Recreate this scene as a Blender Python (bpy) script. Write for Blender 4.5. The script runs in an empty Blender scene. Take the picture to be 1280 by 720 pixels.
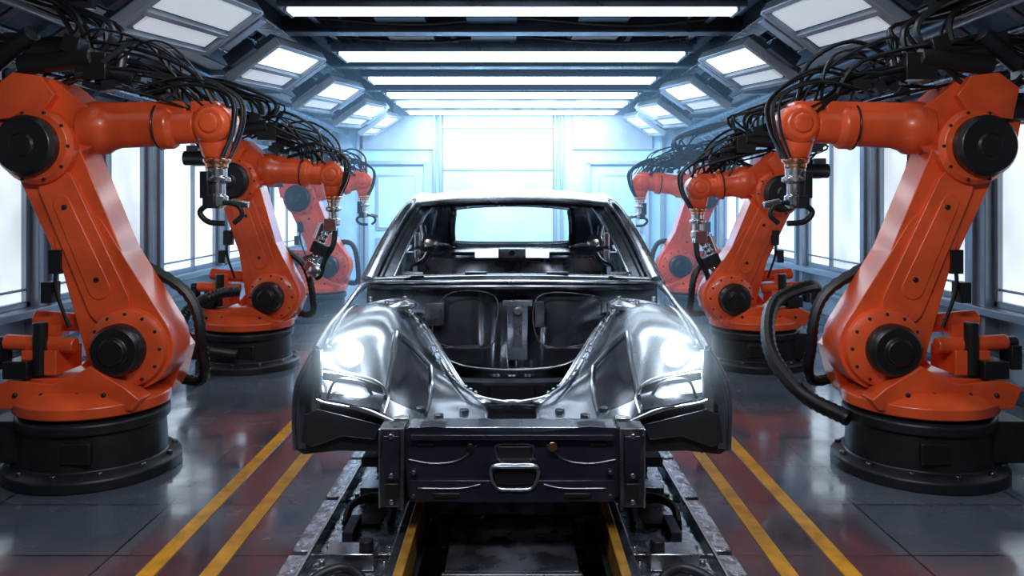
import bpy, bmesh, math, random
from mathutils import Matrix, Vector
random.seed(7)
scn = bpy.context.scene
try:
    scn.view_settings.view_transform = 'Standard'
    scn.view_settings.look = 'None'
except Exception:
    pass

# ------------------------------------------------------------ materials
def mat_pbr(name, col, metal=0.0, rough=0.5, coat=0.0, noise=0.0, nscale=6.0, bump=0.0, bscale=20.0, rvar=0.0):
    m = bpy.data.materials.new(name); m.use_nodes = True
    nt = m.node_tree; b = nt.nodes['Principled BSDF']
    b.inputs['Base Color'].default_value = (*col, 1)
    b.inputs['Metallic'].default_value = metal
    b.inputs['Roughness'].default_value = rough
    b.inputs['Coat Weight'].default_value = coat
    b.inputs['Coat Roughness'].default_value = 0.12
    tc = nt.nodes.new('ShaderNodeTexCoord')
    if noise > 0 or rvar > 0:
        n = nt.nodes.new('ShaderNodeTexNoise'); n.inputs['Scale'].default_value = nscale; n.inputs['Detail'].default_value = 6
        nt.links.new(tc.outputs['Object'], n.inputs['Vector'])
        if noise > 0:
            r = nt.nodes.new('ShaderNodeValToRGB')
            r.color_ramp.elements[0].position = .3; r.color_ramp.elements[1].position = .7
            r.color_ramp.elements[0].color = (*[c*(1-noise) for c in col], 1)
            r.color_ramp.elements[1].color = (*[min(1, c*(1+noise*.4)) for c in col], 1)
            nt.links.new(n.outputs['Fac'], r.inputs['Fac']); nt.links.new(r.outputs['Color'], b.inputs['Base Color'])
        if rvar > 0:
            mr = nt.nodes.new('ShaderNodeMapRange')
            mr.inputs['From Min'].default_value = .3; mr.inputs['From Max'].default_value = .7
            mr.inputs['To Min'].default_value = max(.03, rough-rvar); mr.inputs['To Max'].default_value = rough+rvar
            nt.links.new(n.outputs['Fac'], mr.inputs['Value']); nt.links.new(mr.outputs[0], b.inputs['Roughness'])
    if bump > 0:
        n2 = nt.nodes.new('ShaderNodeTexNoise'); n2.inputs['Scale'].default_value = bscale; n2.inputs['Detail'].default_value = 3
        nt.links.new(tc.outputs['Object'], n2.inputs['Vector'])
        bp = nt.nodes.new('ShaderNodeBump'); bp.inputs['Strength'].default_value = bump; bp.inputs['Distance'].default_value = .02
        nt.links.new(n2.outputs['Fac'], bp.inputs['Height']); nt.links.new(bp.outputs[0], b.inputs['Normal'])
    return m

def mat_emit(name, col, s, base=(.8,.8,.8)):
    m = bpy.data.materials.new(name); m.use_nodes = True
    b = m.node_tree.nodes['Principled BSDF']
    b.inputs['Base Color'].default_value = (*base, 1)
    b.inputs['Emission Color'].default_value = (*col, 1)
    b.inputs['Emission Strength'].default_value = s
    return m

ORANGE = mat_pbr('robot_orange_paint', (.95,.105,.024), 0, .36, .35, noise=.38, nscale=3.5, rvar=.08)
BLACKP = mat_pbr('black_plastic', (.010,.010,.012), 0, .36, .2)
DARKM  = mat_pbr('dark_cast_iron', (.028,.031,.038), .5, .42, 0, noise=.4, nscale=9)
RUBBER = mat_pbr('cable_rubber', (.006,.006,.007), 0, .4)
STEEL  = mat_pbr('bright_steel', (.55,.57,.60), 1, .22, rvar=.08)
COPPER = mat_pbr('copper_fitting', (.8,.42,.25), 1, .25)
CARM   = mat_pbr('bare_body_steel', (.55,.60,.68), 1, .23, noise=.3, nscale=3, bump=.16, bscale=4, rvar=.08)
CARD   = mat_pbr('dark_body_steel', (.055,.062,.08), .8, .22, .3, bump=.2, bscale=5, rvar=.06)
BEAMM  = mat_pbr('front_beam_coat', (.05,.052,.085), .7, .27, .3, noise=.4, nscale=5, bump=.15, bscale=12)
BRKT   = mat_pbr('bracket_steel', (.16,.17,.20), .9, .3, noise=.5, nscale=12, rvar=.1)
GREYP  = mat_pbr('grey_wall_panel', (.32,.37,.44), .3, .38, noise=.25, nscale=2)
FRAME  = mat_pbr('window_frame_metal', (.26,.30,.36), .6, .33)
DARKC  = mat_pbr('ceiling_dark_steel', (.035,.048,.07), .6, .4, noise=.3, nscale=4)
CEILM  = mat_pbr('ceiling_panel_metal', (.11,.14,.19), .6, .32, noise=.3, nscale=3, rvar=.1)
BACKM  = mat_pbr('back_wall_blue', (.40,.62,.80), .1, .4, noise=.2, nscale=1.5)
YELLOW = mat_pbr('yellow_floor_paint', (.80,.36,.02), 0, .33, noise=.4, nscale=8)
YEL2   = mat_pbr('yellow_rail_paint_and_glint', (.38,.19,.03), .3, .4, noise=.5, nscale=12)
TRACKM = mat_pbr('scuffed_track_plate', (.52,.56,.62), .9, .25, noise=.55, nscale=9, bump=.3, bscale=30, rvar=.12)
LIGHTW = mat_emit('tube_glow_white', (.82,.92,1.0), 7)
LIGHTF = mat_emit('troffer_glow', (.82,.92,1.0), 1.3)
LIGHTD = mat_emit('troffer_glow_dim', (.80,.91,1.0), .4)
LAMPM  = mat_emit('headlamp_glow', (.93,.97,1.0), 70)

def window_mat():
    m = bpy.data.materials.new('frosted_window_glow'); m.use_nodes = True
    nt = m.node_tree; b = nt.nodes['Principled BSDF']; L = nt.links
    b.inputs['Base Color'].default_value=(.7,.75,.8,1); b.inputs['Roughness'].default_value=.3
    b.inputs['Emission Color'].default_value=(.84,.93,1,1)
    tc = nt.nodes.new('ShaderNodeTexCoord'); n = nt.nodes.new('ShaderNodeTexNoise'); n.inputs['Scale'].default_value=.9; n.inputs['Detail'].default_value=3
    mr = nt.nodes.new('ShaderNodeMapRange'); mr.inputs['From Min'].default_value=.3; mr.inputs['From Max'].default_value=.7
    mr.inputs['To Min'].default_value=.5; mr.inputs['To Max'].default_value=1.25
    L.new(tc.outputs['Object'],n.inputs['Vector']); L.new(n.outputs['Fac'],mr.inputs['Value']); L.new(mr.outputs[0],b.inputs['Emission Strength'])
    return m
WINL = window_mat()

def floor_mat():
    m = bpy.data.materials.new('polished_tile_floor'); m.use_nodes = True
    nt = m.node_tree; b = nt.nodes['Principled BSDF']; L = nt.links
    tc = nt.nodes.new('ShaderNodeTexCoord')
    br = nt.nodes.new('ShaderNodeTexBrick'); br.inputs['Scale'].default_value = 1.0
    br.inputs['Brick Width'].default_value = .9; br.inputs['Row Height'].default_value = .6
    br.inputs['Mortar Size'].default_value = .006; br.offset = 0
    br.inputs['Color1'].default_value = (.12,.14,.175,1); br.inputs['Color2'].default_value = (.07,.085,.11,1)
    br.inputs['Mortar'].default_value = (.01,.01,.012,1)
    L.new(tc.outputs['Object'], br.inputs['Vector'])
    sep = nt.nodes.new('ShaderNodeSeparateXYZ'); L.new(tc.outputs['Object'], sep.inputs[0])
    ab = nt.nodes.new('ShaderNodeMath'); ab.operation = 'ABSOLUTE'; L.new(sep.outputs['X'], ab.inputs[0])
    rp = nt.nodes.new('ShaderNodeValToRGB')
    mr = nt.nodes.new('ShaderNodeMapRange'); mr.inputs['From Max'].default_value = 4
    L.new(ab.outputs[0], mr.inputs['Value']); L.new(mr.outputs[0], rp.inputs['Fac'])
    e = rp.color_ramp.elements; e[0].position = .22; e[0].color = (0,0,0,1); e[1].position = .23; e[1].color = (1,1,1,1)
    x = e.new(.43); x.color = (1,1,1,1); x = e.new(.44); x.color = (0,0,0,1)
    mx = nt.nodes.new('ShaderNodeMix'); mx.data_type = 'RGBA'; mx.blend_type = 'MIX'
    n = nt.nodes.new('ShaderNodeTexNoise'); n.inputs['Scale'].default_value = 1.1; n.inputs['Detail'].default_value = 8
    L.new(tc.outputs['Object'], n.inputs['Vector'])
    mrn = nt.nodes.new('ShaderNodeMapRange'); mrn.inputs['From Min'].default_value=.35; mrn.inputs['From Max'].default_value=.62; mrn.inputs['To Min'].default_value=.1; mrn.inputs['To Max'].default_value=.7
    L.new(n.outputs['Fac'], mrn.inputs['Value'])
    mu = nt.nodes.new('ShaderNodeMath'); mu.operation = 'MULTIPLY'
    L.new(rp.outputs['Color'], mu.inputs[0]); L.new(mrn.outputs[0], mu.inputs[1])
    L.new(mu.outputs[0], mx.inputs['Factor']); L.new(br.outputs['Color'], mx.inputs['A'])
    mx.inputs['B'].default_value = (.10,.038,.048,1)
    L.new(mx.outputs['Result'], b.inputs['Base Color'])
    mr2 = nt.nodes.new('ShaderNodeMapRange'); mr2.inputs['From Min'].default_value = .35; mr2.inputs['From Max'].default_value = .7
    mr2.inputs['To Min'].default_value = .07; mr2.inputs['To Max'].default_value = .32
    n3 = nt.nodes.new('ShaderNodeTexNoise'); n3.inputs['Scale'].default_value = 3; n3.inputs['Detail'].default_value = 8
    L.new(tc.outputs['Object'], n3.inputs['Vector'])
    L.new(n3.outputs['Fac'], mr2.inputs['Value']); L.new(mr2.outputs[0], b.inputs['Roughness'])
    bp = nt.nodes.new('ShaderNodeBump'); bp.inputs['Strength'].default_value = .35; bp.inputs['Distance'].default_value = .01
    inv = nt.nodes.new('ShaderNodeMath'); inv.operation = 'SUBTRACT'; inv.inputs[0].default_value = 1
    L.new(br.outputs['Fac'], inv.inputs[1]); L.new(inv.outputs[0], bp.inputs['Height']); L.new(bp.outputs[0], b.inputs['Normal'])
    b.inputs['Specular IOR Level'].default_value = .9
    b.inputs['Coat Weight'].default_value = .5; b.inputs['Coat Roughness'].default_value = .1
    return m
FLOORM = floor_mat()

# ------------------------------------------------------------ mesh builder
def cat(pts, per=6, closed=False):
    P = [Vector(p) for p in pts]; n = len(P); out = []
    if n < 3 and not closed: 
        return [P[0].lerp(P[-1], i/per) for i in range(per+1)]
    segs = n if closed else n-1
    for i in range(segs):
        p1, p2 = P[i], P[(i+1) % n]
        p0 = P[(i-1) % n] if closed or i > 0 else p1*2-p2
        p3 = P[(i+2) % n] if closed or i+2 < n else p2*2-p1
        for k in range(per):
            t = k/per
            out.append(.5*((2*p1)+(p2-p0)*t+(2*p0-5*p1+4*p2-p3)*t*t+(3*p1-p0-3*p2+p3)*t**3))
    if not closed: out.append(P[-1])
    return out

def capsule(c1, r1, c2, r2, n=14):
    dx, dz = c2[0]-c1[0], c2[1]-c1[1]; d = math.hypot(dx, dz); a = math.atan2(dz, dx)
    ph = math.acos(max(-1, min(1, (r1-r2)/d)))
    out = []
    for i in range(n+1):
        t = a+ph+(2*math.pi-2*ph)*i/n; out.append((c1[0]+r1*math.cos(t), c1[1]+r1*math.sin(t)))
    for i in range(n+1):
        t = a-ph+2*ph*i/n; out.append((c2[0]+r2*math.cos(t), c2[1]+r2*math.sin(t)))
    return out

class B:
    def __init__(s, name, parent=None, M=None, bevel=.008, mirror=False, loc=None):
        s.name, s.parent, s.M, s.bevel, s.mir = name, parent, M or Matrix.Identity(4), bevel, mirror
        s.v, s.f, s.mi, s.mats = [], [], [], []; s.loc = loc
    def m(s, mat):
        if mat not in s.mats: s.mats.append(mat)
        return s.mats.index(mat)
    def add(s, vs, fs, mat, mfn=None):
        mi = s.m(mat)
        for k in ((1, -1) if s.mir else (1,)):
            o = len(s.v)
            for p in vs:
                q = s.M @ Vector(p); q.x *= k; s.v.append(q)
            for j, f in enumerate(fs):
                s.f.append([i+o for i in f]); s.mi.append(s.m(mfn(j)) if mfn else mi)
    def box(s, c, size, mat, rot=(0,0,0)):
        R = Matrix.Rotation(rot[2],3,'Z') @ Matrix.Rotation(rot[1],3,'Y') @ Matrix.Rotation(rot[0],3,'X')
        vs = [Vector(c)+R @ Vector((x*size[0]/2, y*size[1]/2, z*size[2]/2)) for x in (-1,1) for y in (-1,1) for z in (-1,1)]
        s.add(vs, [(0,1,3,2),(4,6,7,5),(0,4,5,1),(2,3,7,6),(0,2,6,4),(1,5,7,3)], mat)
    def cyl(s, p0, p1, r0, mat, r1=None, n=24):
        r1 = r0 if r1 is None else r1
        p0, p1 = Vector(p0), Vector(p1); d = (p1-p0).normalized()
        u = d.orthogonal().normalized(); w = d.cross(u); vs = []
        for p, r in ((p0,r0),(p1,r1)):
            for i in range(n):
                a = 2*math.pi*i/n; vs.append(p+(u*math.cos(a)+w*math.sin(a))*r)
        fs = [(i,(i+1)%n,n+(i+1)%n,n+i) for i in range(n)]+[tuple(range(n))[::-1], tuple(range(n,2*n))]
        s.add(vs, fs, mat)
    def lathe(s, c, axis, prof, mat, n=28):   # prof list of (r, t)
        c = Vector(c); d = Vector(axis).normalized(); u = d.orthogonal().normalized(); w = d.cross(u); vs = []
        for r, t in prof:
            for i in range(n):
                a = 2*math.pi*i/n; vs.append(c+d*t+(u*math.cos(a)+w*math.sin(a))*r)
        fs = []
        for j in range(len(prof)-1):
            for i in range(n): fs.append((j*n+i, j*n+(i+1)%n, (j+1)*n+(i+1)%n, (j+1)*n+i))
        fs += [tuple(range(n))[::-1], tuple(range((len(prof)-1)*n, len(prof)*n))]
        s.add(vs, fs, mat)
    def prism(s, outl, y0, y1, mat):
        n = len(outl)
        vs = [(x,y0,z) for x,z in outl]+[(x,y1,z) for x,z in outl]
        s.add(vs, [tuple(range(n)), tuple(range(n,2*n))[::-1]]+[(i,n+i,n+(i+1)%n,(i+1)%n) for i in range(n)], mat)
    def sweep(s, pts, r, mat, n=8, per=6, closed=False, corr=0, flat=1.0, raw=False):
        C = [Vector(p) for p in pts] if raw else cat(pts, per, closed); N = len(C); vs = []
        T = [((C[(i+1)%N] if closed or i+1 < N else C[i])-(C[i-1] if closed or i > 0 else C[i])).normalized() for i in range(N)]
        u = T[0].cross(Vector((0,0,1)))
        if u.length < .05: u = T[0].cross(Vector((0,1,0)))
        u.normalize()
        for i in range(N):
            u = (u-T[i]*u.dot(T[i])).normalized(); w = T[i].cross(u)
            rr = r[min(len(r)-1, int(i*len(r)/N))] if isinstance(r, list) else r
            if corr: rr *= 1+(corr if i % 2 else 0)
            for k in range(n):
                a = 2*math.pi*k/n; vs.append(C[i]+u*math.cos(a)*rr+w*math.sin(a)*rr*flat)
        fs = []
        for j in range(N if closed else N-1):
            a, b = j*n, ((j+1)%N)*n
            for i in range(n): fs.append((a+i, a+(i+1)%n, b+(i+1)%n, b+i))
        if not closed: fs += [tuple(range(n))[::-1], tuple(range((N-1)*n, N*n))]
        s.add(vs, fs, mat)
    def surf(s, grid, mat, per=6, matfn=None):
        rows = [cat(r, per) for r in grid]
        cols = [cat([rows[j][i] for j in range(len(rows))], per) for i in range(len(rows[0]))]
        nu, nv = len(cols), len(cols[0]); vs = [p for c in cols for p in c]
        fs = [(i*nv+j, (i+1)*nv+j, (i+1)*nv+j+1, i*nv+j+1) for i in range(nu-1) for j in range(nv-1)]
        s.add(vs, fs, mat, (lambda k: matfn((k//(nv-1)+.5)/per, (k%(nv-1)+.5)/per)) if matfn else None)
    def done(s, solid=0, ang=35):
        me = bpy.data.meshes.new(s.name); me.from_pydata([tuple(v) for v in s.v], [], s.f)
        for m in s.mats: me.materials.append(m)
        for p, i in zip(me.polygons, s.mi): p.material_index = i; p.use_smooth = True
        bm = bmesh.new(); bm.from_mesh(me); bmesh.ops.recalc_face_normals(bm, faces=bm.faces); bm.to_mesh(me); bm.free()
        try: me.set_sharp_from_angle(angle=math.radians(ang))
        except Exception: pass
        ob = bpy.data.objects.new(s.name, me); scn.collection.objects.link(ob)
        if s.parent: ob.parent = s.parent
        if s.loc: ob.location = s.loc
        if solid:
            md = ob.modifiers.new('thick','SOLIDIFY'); md.thickness = solid
        if s.bevel:
            md = ob.modifiers.new('bev','BEVEL'); md.width = s.bevel; md.segments = 2; md.limit_method = 'ANGLE'; md.angle_limit = math.radians(40)
        return ob

def empty(name, loc=(0,0,0)):
    e = bpy.data.objects.new(name, None); e.location = loc; scn.collection.objects.link(e); e.empty_display_size = .2; return e

# ------------------------------------------------------------ room shell
W, Y0, Y1, H = 4.05, -2.5, 16.0, 3.55
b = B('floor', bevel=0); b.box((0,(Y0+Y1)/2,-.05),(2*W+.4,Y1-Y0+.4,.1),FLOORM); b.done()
b = B('ceiling', bevel=0); b.box((0,(Y0+Y1)/2,H+.15),(2*W+.4,Y1-Y0+.4,.1),DARKC)
for y in [Y0+.3+i*.62 for i in range(30)]:
    b.box((0,y,H+.07),(4.7,.05,.08),CEILM)
for x in (-2.05,-1.4,-.7,0,.7,1.4,2.05): b.box((x,(Y0+Y1)/2,H+.03),(.06,Y1-Y0,.07),CEILM)
b.done()
b = B('wall_front', bevel=0); b.box((0,Y0-.05,H/2),(2*W,.1,H+.2),DARKC); b.done()

b = B('wall_back', bevel=.01)
b.box((0,Y1+.05,H/2+.05),(2*W,.1,H+.1),BACKM)
b.box((-.28,Y1-.03,1.75),(2.2,.06,3.3),BACKM)
for x in (-1.42,.86,-1.55,.99): b.box((x,Y1-.06,1.75),(.06,.1,3.4),FRAME)
b.box((-.28,Y1-.07,3.05),(2.3,.06,.05),FRAME); b.box((-.28,Y1-.07,2.2),(2.2,.04,.03),FRAME)
for x in (-3.5,-3.0,3.0,3.5): b.box((x,Y1-.04,1.7),(.08,.08,3.4),FRAME)
for x in (-2.3,2.0): b.box((x,Y1-.05,2.95),(1.6,.06,.7),GREYP)
b.done()
for i,x in enumerate((-2.3,2.1)):
    d = B('door_%d'%(i+1), bevel=.008)
    d.box((x,Y1-.08,1.13),(1.1,.06,2.26),BACKM)
    d.box((x-.58,Y1-.1,1.17),(.07,.12,2.34),GREYP); d.box((x+.58,Y1-.1,1.17),(.07,.12,2.34),GREYP); d.box((x,Y1-.1,2.34),(1.23,.12,.07),GREYP)
    d.box((x,Y1-.13,1.55),(.8,.03,1.1),GREYP); d.box((x,Y1-.15,1.55),(.7,.02,1.0),BACKM); d.box((x,Y1-.13,.55),(.8,.03,.6),GREYP)
    d.box((x+.45,Y1-.16,1.05),(.04,.06,.2),STEEL); d.done()

wn = 1; P = 2.1; WY = 4.7
for sx, nm in ((-1,'left'),(1,'right')):
    b = B('wall_'+nm, bevel=.008)
    xw = sx*(W+.08)
    L = Y1-Y0; yc = (Y0+Y1)/2
    b.box((xw,yc,.33),(.16,L,.66),GREYP); b.box((xw,yc,3.0),(.16,L,1.2),GREYP)
    b.box((xw+sx*.06,yc,1.5),(.04,L,1.9),GREYP)
    b.box((xw,(Y0+WY)/2,1.5),(.16,WY-Y0,1.8),GREYP)
    b.box((sx*(W-.08),yc,.68),(.2,L,.07),FRAME); b.box((sx*(W-.06),yc,.42),(.1,L,.05),FRAME)
    b.box((sx*(W-.05),yc,2.42),(.12,L,.1),FRAME)
    b.box((sx*(W-.05),yc,.06),(.1,L,.12),DARKC)
    for y in [WY+P*i for i in range(6)]+[Y0+1.2,Y0+3.3,Y0+5.2]:
        b.box((sx*(W-.04),y,1.5),(.16,.3,3.0),GREYP); b.box((sx*(W-.13),y,1.5),(.05,.07,3.0),FRAME)
        b.box((sx*(W-.12),y,.34),(.1,.1,.66),DARKC)
    b.done()
    for i in range(5):
        y = WY+P*i+P/2
        w = B('window_%d'%wn, bevel=.004); wn += 1
        w.box((sx*(W+.0),y,1.54),(.02,1.72,1.6),WINL)
        for dy in (-.86,.86,.12): w.box((sx*(W-.03),y+dy,1.54),(.05,.05 if dy!=.12 else .035,1.66),FRAME)
        for z in (.74,2.35): w.box((sx*(W-.03),y,z),(.05,1.77,.05),FRAME)
        w.box((sx*(W-.03),y,.86),(.03,1.72,.02),FRAME)
        w.done()
    c = B('trim_%d'%(1 if sx<0 else 2), bevel=.006)
    c.surf([[(sx*W,Y0,2.62),(sx*W,Y1,2.62)],[(sx*2.75,Y0,3.52),(sx*2.75,Y1,3.52)]],CEILM,per=2)
    for y in [Y0+.3+.65*i for i in range(28)]:
        c.sweep([(sx*(W-.05),y,2.56),(sx*2.75,y,3.46)],.035,FRAME,n=4,per=1)
    for t,r in ((.15,.05),(.32,.03),(.5,.07),(.72,.04),(.9,.03)):
        x = sx*(W-.1+(2.75-W)*t); z = 2.5+.9*t
        c.cyl((x,Y0+.05,z),(x,Y1-.1,z),r,BRKT if r<.06 else CEILM,n=12)
    c.done()
    t = B('cable_tray', bevel=.004)
    zt = 3.0
    t.box((sx*3.2,yc,zt),(.45,L-.2,.03),DARKC)
    for dx in (-.22,.22): t.box((sx*3.2+dx,yc,zt+.06),(.03,L-.2,.12),FRAME)
    for k in range(5): t.cyl((sx*3.2-.16+.08*k,Y0+.1,zt+.05),(sx*3.2-.16+.08*k,Y1-.2,zt+.05),.028,RUBBER,n=8)
    for y in [Y0+.6+1.5*i for i in range(12)]:
        t.cyl((sx*3.0,y,zt),(sx*3.0,y,3.3),.015,STEEL,n=6)
        t.box((sx*3.2,y,zt-.04),(.55,.06,.05),FRAME)
    t.done()

b = B('overhead_gantry_beams', bevel=.006)
for sx in (-1,1):
    b.box((sx*2.42,6.75,3.40),(.14,18.2,.2),CEILM)
    b.box((sx*2.42,6.75,3.30),(.24,18.2,.03),BRKT)
    b.box((sx*1.95,6.75,3.42),(.06,18.2,.1),BRKT)
for y in (1.5,4.2,6.3,8.2,10.3,12.5):
    b.box((0,y,3.4),(4.7,.1,.16),DARKC); b.box((0,y,3.31),(4.7,.2,.02),CEILM)
for y in (6.9,7.9,8.8):
    for x in (-1.1,-.2,.9): b.box((x,y,3.44),(.5,.3,.14),DARKC)
    b.sweep([(-2.2,y,3.42),(-1,y+.1,3.36),(0,y,3.4),(1.2,y+.12,3.35),(2.2,y,3.42)],.018,RUBBER,n=6)
for x in (-1.7,-1.2,1.15,1.75):
    b.cyl((x,Y0+.1,3.42),(x,Y1-.1,3.42),.03,BRKT,n=10)
b.done()
for y in (2.6,4.9,7.1,9.35,11.2,12.8,14.1,15.3):
    wd = .5 if y > 8 else (.36 if y < 6 else .2)
    l = B('fluorescent_batten', bevel=.006)
    l.box((0,y,3.33),(4.1,wd+.1,.1),CEILM); l.box((0,y,3.27),(4.0,wd,.03),LIGHTW if y>3 else LIGHTF)
    for x in (-1.98,1.98): l.box((x,y,3.27),(.03,wd+.05,.05),FRAME)
    for x in (-1.8,1.8): l.cyl((x,y,3.37),(x,y,3.52),.02,STEEL,n=8)
    l.done()
for sx in (-1,1):
    for y in (4.0,6.2,8.5,10.9,13.2,15.0):
        l = B('tilted_troffer_light', bevel=.008, M=Matrix.Translation((sx*2.48,y,3.02)) @ Matrix.Rotation(sx*math.radians(34),4,'Y') @ Matrix.Rotation(sx*.12,4,'Z'))
        ln = 1.35 if y < 14 else 1.0
        lm = LIGHTD if y < 7 else LIGHTF
        l.box((0,0,.05),(.60,ln,.1),CEILM)
        l.box((-sx*.12,0,-.012),(.26,ln-.12,.03),lm)
        l.box((sx*.17,.05,-.012),(.16,ln-.3,.03),LIGHTD)
        for dy in (-ln/2,ln/2): l.box((0,dy,-.01),(.62,.07,.09),GREYP)
        for dx in (-.30,sx*.06,.30): l.box((dx,0,0),(.05,ln,.1),GREYP)
        l.box((0,ln/2+.22,.02),(.44,.14,.1),GREYP); l.box((0,-ln/2-.2,.05),(.3,.1,.12),DARKC)
        l.sweep([(0,-ln/2,.1),(.1,-ln/2-.2,.2),(0,-ln/2-.5,.12)],.015,RUBBER,n=6)
        l.done()

for x0 in (-1.56,-1.29,1.18,1.45):
    b = B('yellow_floor_stripe', bevel=0); b.box((x0,(Y0+Y1)/2,.003),(.075,Y1-Y0-.2,.006),YELLOW); b.done()

# ------------------------------------------------------------ conveyor
cv = empty('assembly_conveyor')
b = B('side_tracks', cv, mirror=True, bevel=.005)
b.box((.70,7.5,.03),(.52,15,.06),BRKT)
for i in range(24):
    y = .6+i*.62
    b.box((.66,y,.075),(.34,.58,.03),TRACKM)
    b.box((.9,y,.08),(.08,.58,.05),TRACKM)
    for dx in (-.13,.13):
        for dy in (-.24,.24): b.cyl((.66+dx,y+dy,.09),(.66+dx,y+dy,.105),.014,STEEL,n=8)
    b.box((.66,y+.1,.095),(.1,.22,.02),DARKM)
    b.box((.49,y,.1),(.04,.3,.06),STEEL)
b.box((.84,7.5,.10),(.02,15,.08),STEEL); b.box((.46,7.5,.11),(.03,15,.1),STEEL)
for y in (2.35,2.95,3.7,4.6):
    b.sweep([(.56,y,.1),(.57,y+.1,.15),(.66,y+.16,.17),(.76,y+.1,.15),(.77,y,.1)],.02,DARKM,n=8)
    b.box((.66,y+.35,.13),(.2,.12,.07),STEEL); b.cyl((.6,y+.35,.15),(.6,y+.35,.2),.03,DARKM,n=12)
    b.box((.72,y-.1,.12),(.05,.2,.05),DARKM)
b.done()
b = B('centre_channel', cv, bevel=.006)
b.box((0,7.5,.02),(.9,15,.04),DARKM)
for i in range(30):
    y = 1.2+i*.48; b.box((0,y,.06),(.62,.2,.06),DARKM); b.cyl((-.3,y+.24,.1),(.3,y+.24,.1),.04,BRKT,n=14)
for x in (-.15,.15): b.box((x,7.5,.1),(.05,15,.06),BRKT)
b.box((0,3.2,.17),(.5,.5,.12),BRKT); b.box((0,2.9,.15),(.36,.2,.08),DARKM); b.box((0,2.93,.22),(.52,.03,.03),BRKT)
b.done()
b = B('skid_rails', cv, mirror=True, bevel=.006)
b.box((.392,5.2,.24),(.02,5.6,.14),YEL2); b.box((.392,5.2,.315),(.035,5.6,.012),YEL2); b.box((.40,5.2,.165),(.08,5.6,.02),DARKM)
b.box((.43,5.2,.24),(.04,5.6,.11),BRKT)
for y in (2.55,3.6,5.2,7.0):
    b.box((.19,y,.24),(.38,.08,.09),BRKT); b.box((.385,y,.12),(.1,.14,.1),DARKM)
for y in (3.5,5.2,6.9):
    b.box((.42,y,.4),(.08,.1,.2),DARKM); b.box((.5,y,.47),(.3,.12,.04),DARKM)
b.done()

# ------------------------------------------------------------ car body in white
car = empty('car_body_shell')
def lerp(tab, y):
    if y <= tab[0][0]: return tab[0][1]
    for (a,va),(c,vc) in zip(tab, tab[1:]):
        if y <= c:
            t = (y-a)/(c-a); return va+(vc-va)*t
    return tab[-1][1]
ZS = [(3.2,1.005),(3.5,1.04),(3.9,1.075),(4.4,1.13),(5,1.16),(6.5,1.2),(7.2,1.2),(7.5,1.14)]
XS = [(3.2,.785),(3.4,.80),(4.4,.825),(5,.83),(6.5,.83),(7.5,.72)]
XO = [(3.2,.868),(3.35,.892),(3.6,.905),(5,.92),(6.6,.91),(7.2,.87),(7.5,.78)]
def zb(y):
    for c in (3.97,6.6):
        if abs(y-c) < .36: return .55+math.sqrt(.36**2-(y-c)**2)
    return .60 if y < 3.6 else (.46 if y < 6.2 else .55)
b = B('side_panels', car, mirror=True, bevel=0)
ys = [3.2+.04*i for i in range(109)]; vs=[]; fs=[]; nc=15
for y in ys:
    zs, xs, xo, z0 = lerp(ZS,y), lerp(XS,y), lerp(XO,y), zb(y)
    for k in range(nc):
        t = k/(nc-1); z = zs+(z0-zs)*t; h = (zs-z)
        bulge = min(1, h/.26); bulge = 1-(1-bulge)**1.9
        crease = -.012*math.exp(-((z-.98)/.02)**2) if y > 4 else 0
        x = xs+(xo-xs)*bulge+crease - (.05*max(0,(.6-z)/.15) if z < .6 else 0)
        vs.append((x,y,z))
for i in range(len(ys)-1):
    for k in range(nc-1): fs.append((i*nc+k,(i+1)*nc+k,(i+1)*nc+k+1,i*nc+k+1))
b.add(vs,fs,CARM)
b.done(solid=.012)
b = B('panel_edges', car, mirror=True, bevel=0)
for c in (3.97,6.6):
    b.sweep([(lerp(XO,c+.36*math.cos(a))-.005, c+.36*math.cos(a), .55+.36*math.sin(a)) for a in [math.pi*i/14 for i in range(15)]],.014,CARM,per=2)
b.sweep([(.868,3.2,.60),(.872,3.2,.74),(.86,3.2,.86),(.82,3.2,.95),(.785,3.2,1.005)],.010,CARM)
b.sweep([(lerp(XS,y),y,lerp(ZS,y)) for y in (3.2,3.5,3.9,4.4,5,5.6,6.2,6.8,7.2,7.5)],.014,CARM)
b.sweep([(.79,3.22,.70),(.785,3.2,.84),(.78,3.2,1.0)],.022,CARM,flat=.5)
b.surf([[(.868,3.21,.60),(.868,3.21,.80),(.79,3.21,1.0)],[(.79,3.23,.60),(.785,3.23,.80),(.775,3.23,.99)]],CARM,per=4)
for y in (4.62,5.72): b.sweep([(lerp(XS,y)+.01,y,lerp(ZS,y)),(lerp(XO,y)+.002,y,.95),(lerp(XO,y)+.002,y,.62),(lerp(XO,y)-.03,y,.5)],.006,BLACKP,n=6)
b.box((.905,5.5,1.0),(.03,.18,.03),CARM)
b.done()

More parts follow.
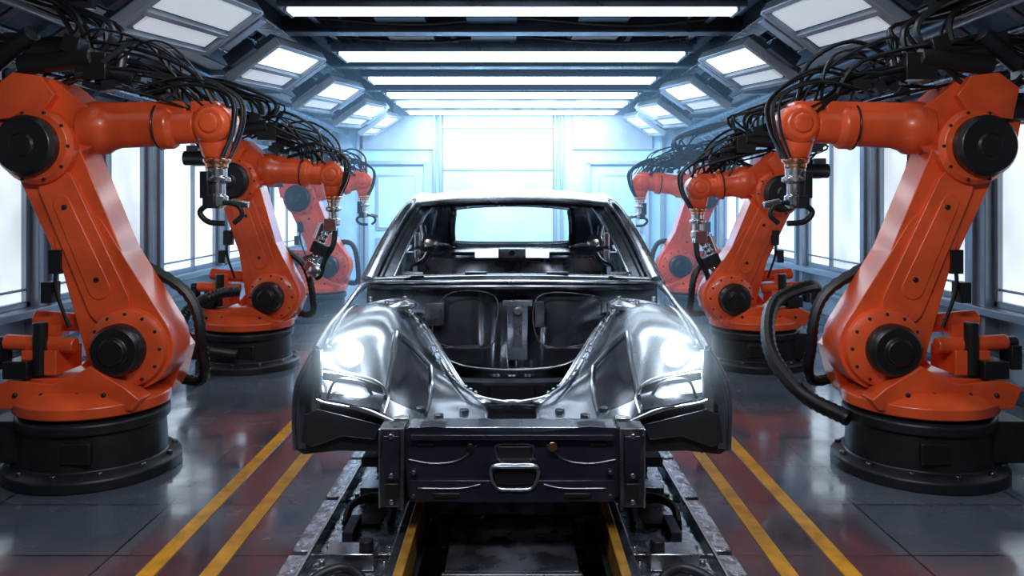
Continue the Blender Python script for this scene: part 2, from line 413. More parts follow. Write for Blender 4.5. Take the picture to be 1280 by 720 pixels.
WH = [
 [(.785,3.22,.80),(.70,3.20,.78),(.58,3.18,.76),(.46,3.17,.72),(.32,3.17,.69),(.12,3.17,.685)],
 [(.785,3.26,.90),(.70,3.27,.87),(.57,3.28,.85),(.45,3.31,.775),(.31,3.33,.72),(.10,3.36,.70)],
 [(.79,3.34,1.00),(.69,3.37,.985),(.57,3.42,.965),(.45,3.48,.86),(.31,3.48,.755),(.12,3.5,.715)],
 [(.80,3.56,1.045),(.69,3.56,1.06),(.57,3.58,1.045),(.465,3.63,.96),(.34,3.62,.83),(.23,3.63,.76)],
 [(.81,3.85,1.065),(.69,3.85,1.095),(.58,3.85,1.085),(.49,3.85,1.015),(.41,3.85,.92),(.34,3.85,.86)],
 [(.815,4.12,1.04),(.71,4.12,1.055),(.61,4.12,1.06),(.55,4.12,1.03),(.51,4.12,.99),(.46,4.12,.96)],
 [(.815,4.4,.93),(.72,4.4,.93),(.66,4.4,.95),(.62,4.4,.96),(.58,4.4,.97),(.54,4.4,.97)]]
b = B('wheelhouse_panels', car, mirror=True, bevel=0)
b.surf(WH,CARM,per=8,matfn=lambda u,v: CARD if (2.5 < u < 3.75 and .75 < v < 2.9) else CARM)  # dark patch paints a reflection onto the bare wheelhouse steel
b.done(solid=.01)
b = B('engine_bay_flange', car, mirror=True, bevel=0)
fl = [r[-1] for r in WH][2:]
rows = [cat(r,8) for r in WH]
def colat(u): return [rows[j][int(round(u*8))] for j in range(len(rows))]
b.sweep([(0,3.5,.715)]+fl,.012,CARM)
b.sweep([(0,3.53,.70)]+[(x-.02,y+.02,z-.02) for x,y,z in fl],.009,STEEL)
b.sweep([(0.02,3.46,.722)]+[(x+.035,y-.01,z+.03) for x,y,z in fl],.008,CARM)
def lift(P,dz=.006): return [(p[0],p[1]-.003,p[2]+dz) for p in P]
cA = cat(colat(2.5),8)[6:24]; cB = cat(colat(3.75),8)[6:24]
b.sweep(lift(cA),.011,CARM,raw=True); b.sweep(lift(cB),.009,CARM,raw=True)
rT = [cat(colat(u),8)[23] for u in (2.5,2.75,3.0,3.25,3.5,3.75)]; b.sweep(lift(rT),.011,CARM,raw=True)
b.sweep([(r[0][0]-.03,r[0][1],r[0][2]+.006) for r in WH[2:]],.009,CARM)
b.surf([[(x,y,z) for x,y,z in fl],[(x-.015,y+.02,z-.14) for x,y,z in fl],[(x-.02,y+.03,.42) for x,y,z in fl]],CARD,per=4)
b.sweep([(x-.06,y+.04,z-.13) for x,y,z in fl],.02,CARM,flat=.6)
b.box((.3,3.75,.5),(.1,1.2,.12),CARD)
b.done()
b = B('strut_towers', car, mirror=True, bevel=.004)
b.lathe((.62,3.98,1.055),(.12,0,1),[(.15,0),(.145,.02),(.115,.035),(.11,.04),(.075,.035),(.07,.025)],CARM,n=32)
for k in range(3):
    a = k*2.09+.4; b.cyl((.62+.1*math.cos(a),3.98+.1*math.sin(a),1.09),(.62+.1*math.cos(a),3.98+.1*math.sin(a),1.115),.012,STEEL,n=8)
for i in range(16):
    t = i/15; p = cat(fl,5)[min(20,int(t*20))]
    b.cyl((p.x+.04,p.y,p.z+.03),(p.x+.04,p.y,p.z+.05),.009,STEEL,n=8)
for x,y,z in ((.2,3.35,.712),(.3,3.28,.712),(.12,3.26,.695),(.38,3.3,.735)):
    b.cyl((x,y,z-.01),(x,y,z+.012),.02,CARD,n=14)
b.box((.25,3.24,.70),(.09,.05,.02),STEEL); b.box((.44,3.2,.72),(.06,.05,.03),STEEL)
b.done()
b = B('firewall', car, bevel=.004)
g=[]
for j in range(8):
    z = 1.15-.1*j; row=[]
    for i in range(19):
        x = -.81+.09*i
        y = 4.47-.035*math.exp(-((abs(x)-.32)/.15)**2)*math.sin(min(1,j/7)*math.pi)+(.05 if abs(x)<.1 else 0)-.12*(j/7)*max(0,1-abs(x)/.3)-.05*(j/7)
        row.append((x,y,z))
    g.append(row)
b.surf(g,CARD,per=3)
b.box((0.03,4.38,.88),(.11,.05,.30),CARM); b.box((0.03,4.35,.9),(.05,.02,.2),BRKT); b.box((0.03,4.36,1.04),(.16,.05,.03),CARM); b.cyl((.03,4.34,1.0),(.03,4.31,1.0),.02,STEEL,n=12)
b.sweep([(-.36,4.36,1.08),(-.1,4.37,1.08),(-.09,4.34,.9),(-.14,4.33,.80),(-.42,4.34,.84)],.004,BRKT,closed=True)
b.sweep([(.14,4.37,1.07),(.42,4.38,1.08),(.52,4.38,1.02),(.46,4.35,.84),(.16,4.33,.82)],.004,BRKT,closed=True)
b.box((-.27,4.34,.76),(.24,.08,.09),CARD); b.box((.3,4.34,.76),(.26,.08,.09),CARD)
b.box((-.42,4.36,.98),(.1,.06,.12),BRKT); b.box((.15,4.35,.98),(.05,.04,.14),BRKT)
b.sweep([(-.6,4.33,.9),(-.45,4.3,.82),(-.3,4.3,.72),(-.1,4.3,.69),(.1,4.3,.69),(.3,4.3,.72),(.45,4.3,.82),(.6,4.33,.9)],.009,CARM)
b.sweep([(-.5,4.1,.72),(-.3,4.08,.68),(0,4.08,.67),(.3,4.08,.68),(.5,4.1,.72)],.02,CARD)
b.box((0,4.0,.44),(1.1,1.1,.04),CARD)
b.done()
b = B('cowl', car, bevel=.003)
b.surf([[(-.84,4.47,1.145),(-.5,4.40,1.155),(0,4.37,1.165),(.5,4.40,1.155),(.84,4.47,1.145)],[(-.83,4.5,1.165),(-.5,4.45,1.185),(0,4.42,1.195),(.5,4.45,1.185),(.83,4.5,1.165)],[(-.8,4.62,1.15),(-.5,4.62,1.16),(0,4.62,1.165),(.5,4.62,1.16),(.8,4.62,1.15)]],CARM,per=6)
b.sweep([(-.84,4.46,1.14),(-.5,4.39,1.15),(0,4.36,1.158),(.5,4.39,1.15),(.84,4.46,1.14)],.011,CARM)
b.sweep([(-.78,4.44,1.115),(-.5,4.41,1.12),(0,4.38,1.125),(.5,4.41,1.12),(.78,4.44,1.115)],.018,CARD)
for x in (-.55,-.2,.25,.6): b.box((x,4.42,1.197),(.12,.03,.012),CARD)
b.done(solid=.006)
b = B('greenhouse_frame', car, mirror=True, bevel=0)
A = [(.80,4.46,1.15),(.745,4.75,1.34),(.69,5.0,1.49),(.645,5.2,1.575),(.635,5.55,1.61),(.63,5.95,1.62),(.62,6.3,1.60),(.60,6.55,1.56),(.66,6.85,1.4),(.72,7.1,1.22)]
def off(P,dx,dy,dz): return [(x+dx,y+dy,z+dz) for x,y,z in P]
b.sweep(A,.034,CARM,n=10)
b.sweep(off(A[:9],.035,.06,-.02),.02,CARM,n=8)
b.sweep(off(A[:8],.055,.11,-.03),.014,CARD,n=8)
b.sweep(off(A[:8],.07,.14,-.035),.014,CARM,n=8)
b.sweep(off(A[:8],-.05,.03,-.015),.018,CARD,n=8)
b.sweep(off(A[:8],-.07,.05,-.022),.010,CARM,n=8)
b.sweep(off(A[:8],-.095,.08,-.03),.012,CARM,n=8)
b.sweep(off(A[:4],-.12,.03,-.02),.008,CARM,n=8)
b.surf([off(A[:4],-.115,.04,-.02),off(A[:4],-.03,.03,-.01),off(A[:4],.05,.1,-.02)],CARD,per=5)
for y,xb in ((5.72,.84),(5.86,.84)):
    b.sweep([(xb,y,1.15),(.76,y-.01,1.38),(.68,y-.02,1.58)],.026,CARM)
b.surf([[(.80,5.68,.5),(.81,5.68,1.15),(.74,5.68,1.38),(.65,5.68,1.6)],[(.80,5.90,.5),(.81,5.88,1.15),(.74,5.86,1.38),(.65,5.85,1.6)]],CARM,per=4)
b.surf([[(.83,6.55,1.18),(.75,6.5,1.4),(.64,6.45,1.58)],[(.80,6.85,1.19),(.74,6.75,1.38),(.62,6.6,1.55)],[(.74,7.15,1.2),(.67,6.9,1.38),(.58,6.62,1.55)]],CARM,per=5)
b.sweep([(.82,6.5,1.18),(.75,6.48,1.4),(.66,6.42,1.58)],.022,CARM)
b.surf([[(.72,7.12,1.2),(.66,6.86,1.38),(.60,6.58,1.55)],[(.52,7.1,1.2),(.5,6.84,1.38),(.47,6.58,1.56)]],CARM,per=5)
for y,z in ((5.62,1.32),(5.62,1.2)):
    b.box((.70,y,z),(.08,.06,.07),CARM); b.cyl((.66,y-.04,z-.04),(.66,y-.04,z+.05),.022,STEEL,n=12)
b.sweep([(.62,5.55,1.42),(.6,5.5,1.35),(.56,5.5,1.3),(.6,5.52,1.2),(.68,5.6,1.15)],.02,CARM,n=8)
b.lathe((.58,5.5,1.3),(-.3,-1,.1),[(.055,0),(.06,.02),(.045,.035),(.02,.04)],STEEL,n=18)
b.done(ang=50)
b = B('roof_panel', car, bevel=0)
b.surf([[(-.63,5.18,1.585),(-.35,5.14,1.61),(0,5.12,1.618),(.35,5.14,1.61),(.63,5.18,1.585)],
 [(-.64,5.5,1.625),(-.35,5.5,1.65),(0,5.5,1.66),(.35,5.5,1.65),(.64,5.5,1.625)],
 [(-.635,5.95,1.635),(-.35,5.95,1.668),(0,5.95,1.678),(.35,5.95,1.668),(.635,5.95,1.635)],
 [(-.6,6.55,1.575),(-.35,6.57,1.605),(0,6.58,1.615),(.35,6.57,1.605),(.6,6.55,1.575)]],CARM,per=8)
b.done(solid=.008)
b = B('roof_headers', car, bevel=0)
b.sweep([(-.63,5.19,1.57),(-.35,5.15,1.592),(0,5.13,1.6),(.35,5.15,1.592),(.63,5.19,1.57)],.018,CARM)
b.sweep([(-.6,5.25,1.56),(-.35,5.22,1.58),(0,5.2,1.585),(.35,5.22,1.58),(.6,5.25,1.56)],.02,CARD)
b.sweep([(-.6,5.85,1.6),(0,5.85,1.63),(.6,5.85,1.6)],.03,CARD,flat=.5)
ro = [(-.49,6.62,1.50),(-.44,6.58,1.545),(0,6.56,1.57),(.44,6.58,1.545),(.49,6.62,1.50),(.53,7.0,1.27),(.48,7.05,1.215),(0,7.08,1.205),(-.48,7.05,1.215),(-.53,7.0,1.27)]
b.sweep(ro,.028,CARD,closed=True,per=8)
b.sweep([(x*.94,y-.03,(z-1.38)*.93+1.38) for x,y,z in ro],.008,CARM,closed=True,per=8)
b.done()
b = B('cabin_tub', car, bevel=.004)
b.surf([[(-.76,6.45,1.13),(0,6.4,1.14),(.76,6.45,1.13)],[(-.74,7.1,1.19),(0,7.1,1.2),(.74,7.1,1.19)]],CARM,per=6)
b.surf([[(-.76,6.45,1.13),(-.4,6.38,1.135),(0,6.4,1.14),(.4,6.38,1.135),(.76,6.45,1.13)],[(-.76,6.4,.9),(-.4,6.3,.9),(0,6.4,.9),(.4,6.3,.9),(.76,6.4,.9)],[(-.76,6.3,.5),(-.4,6.2,.5),(0,6.3,.5),(.4,6.2,.5),(.76,6.3,.5)]],BRKT,per=5)
b.box((0,5.4,.47),(1.6,2.1,.04),CARD); b.box((0,5.4,.56),(.24,2.1,.16),CARD)
b.sweep([(-.78,5.0,1.0),(-.4,4.85,1.05),(0,4.82,1.06),(.4,4.85,1.05),(.78,5.0,1.0)],.03,CARD)
b.box((0,6.42,1.175),(.22,.06,.07),CARM); b.cyl((0,6.39,1.18),(0,6.36,1.18),.025,BLACKP,n=16)
for x in (-.4,.4): b.box((x,6.5,1.165),(.2,.1,.03),CARD)
b.surf([[(-.72,7.5,1.14),(0,7.52,1.15),(.72,7.5,1.14)],[(-.78,7.5,.6),(0,7.55,.6),(.78,7.5,.6)]],CARM,per=4)
b.surf([[(-.74,7.1,1.2),(0,7.1,1.205),(.74,7.1,1.2)],[(-.72,7.5,1.15),(0,7.52,1.16),(.72,7.5,1.15)]],CARM,per=4)
b.done()

b = B('front_beam', car, bevel=.006)
out = [(-.41,.72),(-.30,.73),(-.12,.71),(.12,.71),(.30,.73),(.425,.72),(.43,.62),(.42,.46),(.36,.435),(-.36,.435),(-.40,.46),(-.415,.62)]
b.prism(out,3.08,3.16,BEAMM)
b.box((0,3.07,.49),(.78,.04,.08),BEAMM); b.box((0,3.075,.69),(.78,.03,.02),BEAMM)
b.box((0,3.14,.715),(.8,.12,.02),CARM)
def rr(cx,cz,w,h,y): return [(cx-w/2,y,cz+h/2),(cx,y,cz+h/2+.004),(cx+w/2,y,cz+h/2),(cx+w/2+.008,y,cz),(cx+w/2-.015,y,cz-h/2),(cx,y,cz-h/2-.006),(cx-w/2+.015,y,cz-h/2),(cx-w/2-.008,y,cz)]
b.sweep(rr(.01,.625,.13,.07,3.078),.006,BRKT,closed=True,per=5)
b.box((.01,3.08,.622),(.13,.012,.06),BLACKP)
b.sweep(rr(.01,.545,.16,.085,3.048),.007,CARM,closed=True,per=5)
b.box((.01,3.05,.55),(.15,.012,.065),BLACKP); b.box((.01,3.045,.587),(.17,.03,.010),CARM)
b.cyl((.155,3.08,.655),(.155,3.06,.655),.018,COPPER,n=16); b.cyl((-.16,3.08,.655),(-.16,3.06,.655),.012,BLACKP,n=12)
for sx in (-1,1):
    b.sweep([(sx*.13,3.08,.66),(sx*.2,3.08,.60),(sx*.3,3.08,.585),(sx*.40,3.08,.60)],.005,BRKT)
    b.sweep([(sx*.12,3.05,.515),(sx*.2,3.05,.50),(sx*.36,3.05,.50)],.005,BRKT)
    b.box((sx*.25,3.05,.475),(.1,.012,.016),BLACKP); b.box((sx*.33,3.076,.665),(.06,.01,.012),BLACKP)
    for z in (.56,.47): b.cyl((sx*.375,3.08,z),(sx*.375,3.045,z),.009,BRKT,n=10)
    b.box((sx*.46,3.13,.575),(.095,.14,.30),BRKT); b.box((sx*.46,3.055,.62),(.06,.02,.16),BEAMM); b.box((sx*.46,3.05,.49),(.05,.015,.06),BLACKP)
    b.box((sx*.418,3.07,.575),(.012,.05,.31),BRKT); b.box((sx*.505,3.08,.575),(.008,.06,.30),CARM)
    for z in (.70,.55,.45): b.cyl((sx*.46,3.06,z),(sx*.46,3.04,z),.010,STEEL,n=10)
    b.box((sx*.46,3.4,.56),(.1,.5,.14),CARD)
b.done()
b = B('bumper_side_mounts', car, mirror=True, bevel=.008)
b.prism([(.50,.73),(.62,.76),(.78,.80),(.85,.77),(.875,.60),(.84,.575),(.70,.59),(.54,.585),(.50,.60)],3.22,3.5,BLACKP)
b.prism([(.52,.70),(.62,.725),(.78,.765),(.83,.74),(.845,.63),(.80,.61),(.68,.655),(.55,.64)],3.20,3.23,CARD)
b.sweep([(.50,3.2,.725),(.62,3.2,.765),(.78,3.2,.80),(.785,3.2,.86)],.008,CARM)
b.box((.87,3.24,.66),(.012,.05,.14),YEL2)  # strip paints the orange reflection along the outer edge
b.done()
b = B('headlamp_recess', car, mirror=True, bevel=0)
b.surf([[(.765,3.235,.905),(.64,3.235,.885),(.53,3.24,.845)],[(.77,3.25,.85),(.64,3.26,.84),(.52,3.235,.81)],[(.765,3.205,.805),(.64,3.19,.785),(.52,3.18,.765)]],CARD,per=5)
b.sweep([(.77,3.22,.925),(.66,3.225,.90),(.55,3.235,.865),(.50,3.23,.81),(.51,3.19,.75)],.007,CARM)
b.sweep([(.74,3.21,.81),(.7,3.2,.88),(.6,3.2,.87),(.56,3.2,.82)],.007,BRKT)
b.lathe((.665,3.36,.965),(0,-1,.12),[(.03,0),(.055,.07),(.058,.085),(.05,.08)],BRKT,n=28)
b.done()
b = B('headlamps', car, mirror=True, bevel=0)
b.lathe((.665,3.27,.975),(0,-1,.12),[(.02,-.02),(.040,0),(.036,.02),(.02,.03),(.006,.033)],LAMPM,n=24)
b.done()
gm = bpy.data.materials.new('halo_glow'); gm.use_nodes=True  # self-glowing volume, paints the bloom around each headlamp
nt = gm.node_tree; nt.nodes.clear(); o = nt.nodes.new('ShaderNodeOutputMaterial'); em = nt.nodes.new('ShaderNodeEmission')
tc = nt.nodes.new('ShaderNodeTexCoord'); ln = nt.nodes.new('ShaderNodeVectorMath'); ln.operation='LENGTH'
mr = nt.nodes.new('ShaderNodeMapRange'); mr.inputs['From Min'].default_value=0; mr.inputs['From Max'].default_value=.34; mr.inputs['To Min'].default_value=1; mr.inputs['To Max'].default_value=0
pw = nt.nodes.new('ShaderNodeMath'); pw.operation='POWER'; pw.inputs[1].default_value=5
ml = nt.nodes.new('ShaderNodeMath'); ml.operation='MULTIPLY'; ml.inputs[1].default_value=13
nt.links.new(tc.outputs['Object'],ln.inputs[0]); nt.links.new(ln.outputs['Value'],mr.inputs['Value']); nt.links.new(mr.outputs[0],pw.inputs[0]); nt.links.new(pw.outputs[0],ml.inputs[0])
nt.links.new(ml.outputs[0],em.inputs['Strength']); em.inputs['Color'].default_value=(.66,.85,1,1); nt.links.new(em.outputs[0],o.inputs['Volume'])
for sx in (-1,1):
    h = B('headlamp_halo', car, bevel=0, loc=(sx*.665,3.2,.985))
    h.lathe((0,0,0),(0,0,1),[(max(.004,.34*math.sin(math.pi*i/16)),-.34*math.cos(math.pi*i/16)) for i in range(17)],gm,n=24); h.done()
    li = bpy.data.lights.new('headlamp_bulb','POINT'); li.energy = 4; li.color=(.9,.96,1); li.shadow_soft_size=.05
    lo = bpy.data.objects.new('headlamp_bulb',li); lo.location=(sx*.66,3.12,1.04); lo.parent=car; scn.collection.objects.link(lo)

# ------------------------------------------------------------ robots
def robot(loc, side, pivot=(.265,.74), elbow=(-.25,1.91), wrist=(.73,2.05), tool='gripper', sc=1.0, seed=1, rotz=0):
    rnd = random.Random(seed)
    e = empty('industrial_robot', loc); e.scale = (sc,)*3; e.rotation_euler[2] = rotz
    M = Matrix.Scale(side,4,(1,0,0))
    b = B('base', e, M, bevel=.012)
    b.lathe((0,0,0),(0,0,1),[(.485,0),(.485,.06),(.455,.08),(.405,.09),(.395,.28),(.42,.30),(.42,.35),(.38,.375)],DARKM,n=40)
    for k in range(12):
        a = k*math.pi/6; b.cyl((.445*math.cos(a),.445*math.sin(a),.06),(.445*math.cos(a),.445*math.sin(a),.1),.02,BRKT,n=8)
    b.box((-.38,-.05,.22),(.25,.4,.24),DARKM); b.box((-.5,-.05,.2),(.06,.3,.16),BLACKP); b.box((.1,-.39,.2),(.16,.04,.12),BLACKP)
    b.done()
    px,pz = pivot
    b = B('carousel', e, M, bevel=.018)
    b.lathe((0,0,.37),(0,0,1),[(.37,0),(.43,.02),(.43,.08),(.39,.10),(.33,.14)],ORANGE,n=40)
    b.prism([(-.40,.42),(-.44,.52),(-.36,.56),(-.15,.58),(-.05,.70),(px-.2,pz+.1),(px+.1,pz+.12),(px+.22,pz-.05),(px+.17,.5),(.38,.40)],.12,.30,ORANGE)
    b.prism([(-.40,.42),(-.45,.54),(-.34,.585),(-.1,.56),(.02,.60),(px-.15,pz-.08),(px+.05,pz-.2),(.40,.47),(.36,.41)],-.29,-.14,ORANGE)
    b.box((-.08,0,.52),(.54,.46,.12),ORANGE)
    b.cyl((-.42,-.18,.78),(-.02,-.18,.76),.045,ORANGE,n=20); b.cyl((-.48,-.18,.78),(-.42,-.18,.78),.035,BLACKP,n=16)
    b.cyl((-.38,.05,.88),(.05,.05,.84),.055,ORANGE,n=20); b.box((-.2,-.1,.67),(.2,.28,.14),ORANGE)
    b.box((-.3,-.2,.64),(.14,.2,.10),BLACKP); b.cyl((-.2,-.22,.6),(-.2,-.22,.9),.04,BLACKP,n=16)
    b.cyl((-.36,-.02,.56),(-.36,-.02,.78),.06,BLACKP,n=16)
    b.box((-.25,.02,.82),(.12,.1,.07),ORANGE); b.box((-.45,-.18,.70),(.06,.12,.14),DARKM)
    for x in (-.3,-.15,.05,.2): b.cyl((x,-.285,.50),(x,-.305,.50),.014,DARKM,n=8)
    b.done()
    ex,ez = elbow
    b = B('lower_arm', e, M, bevel=.022)
    d = Vector((ex-px,ez-pz)); L = d.length; d.normalize(); nrm = Vector((-d.y,d.x))
    def P(t,o): return (px+d.x*L*t+nrm.x*o, pz+d.y*L*t+nrm.y*o)
    b.prism(capsule((px,pz),.255,P(.55,0),.155),-.13,.13,ORANGE)
    b.prism(capsule(P(.3,0),.178,(ex,ez),.20),-.12,.12,ORANGE)
    b.prism(capsule(P(.22,0),.125,P(.8,0),.105),-.15,.15,ORANGE)
    b.prism(capsule(P(.3,0.01),.065,P(.72,0.01),.05),-.158,-.12,ORANGE)
    b.lathe((px,-.12,pz),(0,-1,0),[(.235,0),(.225,.05),(.185,.07)],ORANGE,n=40)
    b.lathe((px-.02,-.18,pz),(0,-1,0),[(.15,0),(.15,.07),(.13,.10),(.08,.105),(.07,.13),(.035,.13)],BLACKP,n=36)
    for k in range(12):
        a = k*math.pi/6; q=(px+.2*math.cos(a),pz+.2*math.sin(a)); b.cyl((q[0],-.17,q[1]),(q[0],-.19,q[1]),.010,DARKM,n=8)
    for t in (.34,.7): q=P(t,.0); b.cyl((q[0],-.15,q[1]),(q[0],-.17,q[1]),.015,BLACKP,n=12)
    b.done()
    b = B('elbow_housing', e, M, bevel=.018)
    b.lathe((ex,-.12,ez),(0,-1,0),[(.22,-.02),(.22,.06),(.195,.09)],ORANGE,n=40)
    b.lathe((ex-.02,-.2,ez),(0,-1,0),[(.175,0),(.175,.06),(.155,.085),(.07,.09),(.06,.1)],BLACKP,n=36)
    for k in range(10):
        a = k*math.pi/5; b.cyl((ex+.2*math.cos(a),-.2,ez+.2*math.sin(a)),(ex+.2*math.cos(a),-.215,ez+.2*math.sin(a)),.010,DARKM,n=8)
    b.prism([(ex-.28,ez+.02),(ex-.32,ez+.22),(ex-.24,ez+.36),(ex+.06,ez+.40),(ex+.20,ez+.28),(ex+.28,ez+.23),(ex+.28,ez),(ex+.1,ez-.1),(ex-.15,ez-.08)],-.11,.17,ORANGE)
    b.prism([(ex-.22,ez+.16),(ex-.26,ez+.34),(ex-.14,ez+.43),(ex+.02,ez+.41),(ex+.10,ez+.3),(ex+.02,ez+.18)],-.17,.1,ORANGE)
    for dy in (-.1,.08):
        b.cyl((ex-.5,dy,ez+.22),(ex-.22,dy,ez+.22),.07,BLACKP,n=20); b.box((ex-.42,dy,ez+.31),(.1,.08,.06),BLACKP)
    b.cyl((ex-.12,-.12,ez+.48),(ex+.30,-.12,ez+.52),.06,BLACKP,n=18)
    b.box((ex+.3,-.06,ez+.47),(.18,.2,.16),BLACKP); b.box((ex+.05,-.02,ez+.54),(.3,.22,.10),DARKM)
    b.cyl((ex+.35,-.05,ez+.46),(ex+.52,-.05,ez+.40),.05,DARKM,n=16); b.cyl((ex+.42,-.05,ez+.45),(ex+.44,-.05,ez+.56),.035,BRKT,n=14)
    b.box((ex-.14,-.08,ez+.62),(.16,.1,.1),DARKM); b.box((ex+.18,-.1,ez+.6),(.1,.1,.1),BLACKP,rot=(0,.3,0))
    b.cyl((ex-.3,-.1,ez+.48),(ex-.05,-.14,ez+.66),.05,DARKM,n=16); b.box((ex-.36,-.1,ez+.46),(.14,.14,.12),BLACKP)
    b.done()
    wx,wz = wrist
    b = B('upper_arm', e, M, bevel=.012)
    a0 = Vector((ex+.2,0,ez+.12)); a1 = Vector((wx,0,wz))
    ad = (a1-a0); AL = ad.length; ad.normalize()
    b.lathe(a0,ad,[(.15,0),(.16,.06),(.16,.12),(.14,.15),(.125,.2),(.12,AL*.55),(.138,AL*.58),(.138,AL*.66),(.11,AL*.70),(.105,AL*.86)],ORANGE,n=32)
    b.prism(capsule((a0.x+.1,a0.z+.08),.065,(wx-.2,wz+.09),.045),-.08,.08,ORANGE)
    b.lathe(a0+ad*(AL*.56),ad,[(.144,0),(.144,.015)],BLACKP,n=32)
    b.lathe((wx,-.13,wz),(0,1,0),[(.085,0),(.115,.03),(.12,.1),(.12,.17),(.11,.24),(.085,.26)],ORANGE,n=32)
    b.lathe((wx,-.13,wz),(0,-1,0),[(.06,0),(.055,.015),(.03,.02)],ORANGE,n=24)
    b.box((wx-.05,0,wz+.10),(.16,.16,.07),ORANGE)
    b.lathe((wx,0,wz-.06),(0,0,-1),[(.095,0),(.10,.06),(.085,.12),(.07,.14)],ORANGE,n=28)
    b.lathe((wx,0,wz-.20),(0,0,-1),[(.08,0),(.08,.025),(.065,.03),(.065,.06)],COPPER,n=28)
    b.done()
    b = B('tool', e, M, bevel=.005)
    z = wz-.26
    b.lathe((wx,0,z),(0,0,-1),[(.06,0),(.06,.05),(.08,.055),(.08,.08),(.05,.09),(.05,.16),(.065,.165),(.065,.22),(.04,.24)],STEEL,n=24)
    if tool == 'gripper':
        b.box((wx-.02,0,z-.2),(.07,.18,.08),DARKM)
        b.box((wx-.05,-.05,z-.1),(.05,.06,.16),BLACKP)
        b.sweep([(wx-.02,-.03,z-.2),(wx-.09,-.03,z-.26),(wx-.04,-.03,z-.32),(wx+.06,-.03,z-.33)],.018,DARKM,n=8)
        b.sweep([(wx+.02,-.03,z-.2),(wx+.13,-.03,z-.22),(wx+.16,-.03,z-.28),(wx+.11,-.03,z-.33)],.016,DARKM,n=8)
        b.cyl((wx+.1,-.03,z-.2),(wx+.2,-.03,z-.22),.02,STEEL,n=10)
    else:
        b.box((wx-.02,0,z-.22),(.12,.14,.12),STEEL); b.cyl((wx-.1,-.02,z-.2),(wx-.16,-.02,z-.36),.035,STEEL,n=14)
        b.sweep([(wx-.04,0,z-.25),(wx-.12,-.02,z-.38),(wx-.15,-.02,z-.5),(wx-.22,-.02,z-.62),(wx-.2,-.02,z-.72)],.038,STEEL,n=8,corr=.3)
        b.sweep([(wx+.02,0,z-.25),(wx+.0,-.02,z-.42),(wx-.08,-.02,z-.56),(wx-.12,-.02,z-.7),(wx-.17,-.02,z-.74)],.028,DARKM,n=8)
        b.box((wx-.12,-.03,z-.45),(.16,.12,.11),DARKM,rot=(0,.4,0)); b.lathe((wx-.16,-.08,z-.66),(0,-1,0),[(.06,0),(.06,.02),(.04,.03)],STEEL,n=16)
        b.box((wx-.2,-.03,z-.62),(.12,.1,.09),STEEL,rot=(0,.5,0)); b.cyl((wx-.28,-.03,z-.55),(wx-.1,-.03,z-.5),.03,STEEL,n=12)
    b.done()
    b = B('cable_dressing', e, M, bevel=0)
    for k in range(20):
        r = rnd.uniform(.006,.015); y = rnd.uniform(-.17,.1); h = rnd.uniform(.02,.26)
        s = Vector((ex+rnd.uniform(-.25,.4), y, ez+rnd.uniform(.36,.58)))
        en = Vector((wx+rnd.uniform(-.3,.08), rnd.uniform(-.1,.1), wz+rnd.uniform(.06,.13)))
        m1 = s.lerp(en,.35)+Vector((rnd.uniform(-.1,.1),rnd.uniform(-.08,.05),h)); m2 = s.lerp(en,.75)+Vector((rnd.uniform(-.05,.12),rnd.uniform(-.08,.05),h*.9))
        b.sweep([s,m1,m2,en],r,RUBBER,n=6,per=5)
    for k in range(12):
        y = rnd.uniform(-.15,.15); r = rnd.uniform(.008,.016)
        b.sweep([(ex-.3+rnd.uniform(-.05,.1),y,ez+.33),(ex-.5+rnd.uniform(-.1,.1),y,ez+.5+rnd.uniform(-.05,.15)),(ex-.1,y,ez+.64+rnd.uniform(-.08,.1)),(ex+.3,y,ez+.54)],r,RUBBER,n=6,per=5)
    for k in range(10):
        y = rnd.uniform(-.1,.2); r = rnd.uniform(.010,.02)
        b.sweep([(ex+rnd.uniform(0,.3),y,ez+.5),(ex+.15+rnd.uniform(-.1,.25),y+.05,ez+.75),(ex-.1,y+.1,ez+.88+rnd.uniform(-.05,.08)),(ex-.52,y+.15,ez+1.03)],r,RUBBER,n=6,per=5)
    for k in range(6):
        y = rnd.uniform(-.14,.06); o = rnd.uniform(0,.12)
        b.sweep([(wx-.42,y,wz+.16+o),(wx-.12,y-.02,wz+.22+o),(wx+.10+o*.5,y,wz+.16),(wx+.12+o*.4,y,wz-.02),(wx+.07,y,wz-.2)],rnd.uniform(.006,.012),RUBBER,n=6,per=6)
    for k in range(7):
        t = rnd.uniform(.1,.8); c = a0.lerp(a1,t)+Vector((0,rnd.uniform(-.12,.02),.17+rnd.uniform(0,.12)))
        b.box(c,(rnd.uniform(.04,.12),.08,rnd.uniform(.03,.07)),DARKM,rot=(0,rnd.uniform(-.6,.6),0))
    b.sweep([(-.3,.3,.35),(.1,.38,.5),(px+.24,.3,.45),(px+.31,.16,pz-.05),(px+.22,.16,pz+.28),(ex+.28,.16,ez-.55),(ex+.18,.18,ez)],.032,RUBBER,n=8,per=16,corr=.16)
    for x,z,sx_,sz in ((-.14,1.24,.07,.14),(-.19,1.06,.06,.12)):
        b.box((x-.02,-.1,z),(sx_,.1,sz),BLACKP)
    b.sweep([(-.1,-.1,.85),(-.17,-.12,1.1),(-.14,-.1,1.3),(-.05,-.05,1.42)],.012,RUBBER,n=6)
    b.done()
    return e
robot((-2.5,4.8,0),1,seed=1)
robot((2.43,4.8,0),-1,seed=2)
robot((-2.55,7.75,0),1,pivot=(.27,.68),elbow=(-.08,1.78),wrist=(.82,1.84),tool='weld',seed=3)
robot((2.36,7.8,0),-1,pivot=(.27,.66),elbow=(-.18,1.66),wrist=(.55,1.72),tool='weld',seed=4)
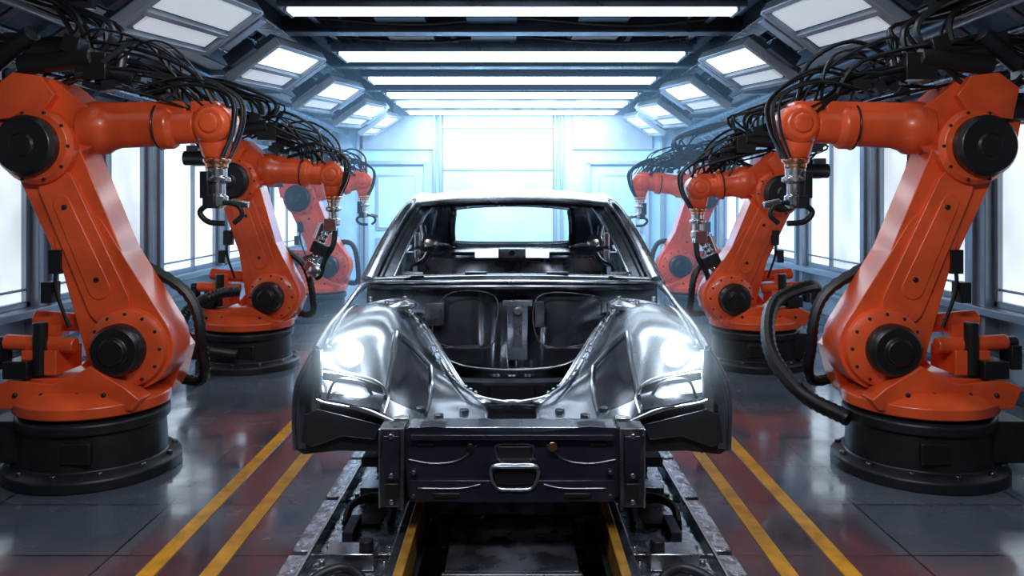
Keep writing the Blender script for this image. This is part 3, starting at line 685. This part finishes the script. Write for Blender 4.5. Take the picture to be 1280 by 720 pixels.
robot((-2.66,10.8,0),1,pivot=(.24,.72),elbow=(-.16,1.62),wrist=(.66,1.86),tool='gripper',seed=5)
robot((2.45,10.8,0),-1,pivot=(.24,.72),elbow=(-.1,1.66),wrist=(.72,1.84),tool='gripper',seed=6)

for pts in ([(-2.45,7.2,.78),(-2.62,7.15,.76),(-2.86,7.1,.64),(-2.92,7.1,.45),(-2.78,7.15,.28),(-2.5,7.25,.2)],
            [(2.0,4.75,.3),(1.8,5.0,.4),(1.74,5.4,.6),(1.9,5.8,.85),(2.25,6.0,.95),(2.4,6.3,.8)]):
    b = B('corrugated_hose', bevel=0); b.sweep(pts,.045,RUBBER,n=10,per=16,corr=.14); b.done()

# ------------------------------------------------------------ self-glowing volume painting lit haze (far half of the tunnel)
hz = B('haze_glow', bevel=0); hm = bpy.data.materials.new('blue_haze_glow'); hm.use_nodes=True
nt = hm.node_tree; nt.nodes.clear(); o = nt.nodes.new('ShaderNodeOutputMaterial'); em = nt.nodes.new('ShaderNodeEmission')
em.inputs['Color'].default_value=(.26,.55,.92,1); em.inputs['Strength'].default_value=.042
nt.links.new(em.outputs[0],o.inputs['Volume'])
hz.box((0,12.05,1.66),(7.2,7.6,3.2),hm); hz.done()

# ------------------------------------------------------------ added fill lights
def area(name,loc,rot,size,sy,en,col):
    l = bpy.data.lights.new(name,'AREA'); l.shape='RECTANGLE'; l.size=size; l.size_y=sy; l.energy=en; l.color=col
    o = bpy.data.objects.new(name,l); o.location=loc; o.rotation_euler=rot; scn.collection.objects.link(o); return o
area('blue_back_fill',(0,13.6,3.15),(math.radians(50),0,0),4,.4,260,(.55,.8,1))  # added blue fill to brighten the back wall, has no fixture
area('front_fill_light',(-.7,1.6,3.1),(math.radians(48),0,math.radians(22)),1.0,.3,40,(.92,.96,1))  # added pair of fills to light the robots from the front
area('front_fill_light',(.7,1.6,3.1),(math.radians(48),0,math.radians(-22)),1.0,.3,40,(.92,.96,1))
w = bpy.data.worlds.new('world'); scn.world = w; w.use_nodes=True
w.node_tree.nodes['Background'].inputs[0].default_value=(.01,.015,.025,1); w.node_tree.nodes['Background'].inputs[1].default_value=1

# ------------------------------------------------------------ camera
cam = bpy.data.cameras.new('camera'); co = bpy.data.objects.new('camera',cam); scn.collection.objects.link(co)
cam.sensor_width=36; cam.lens=36*1000/1280; cam.shift_y=-110/1280; cam.clip_start=.05
co.location=(0,0,1.6); co.rotation_euler=(math.radians(90),0,0); scn.camera=co
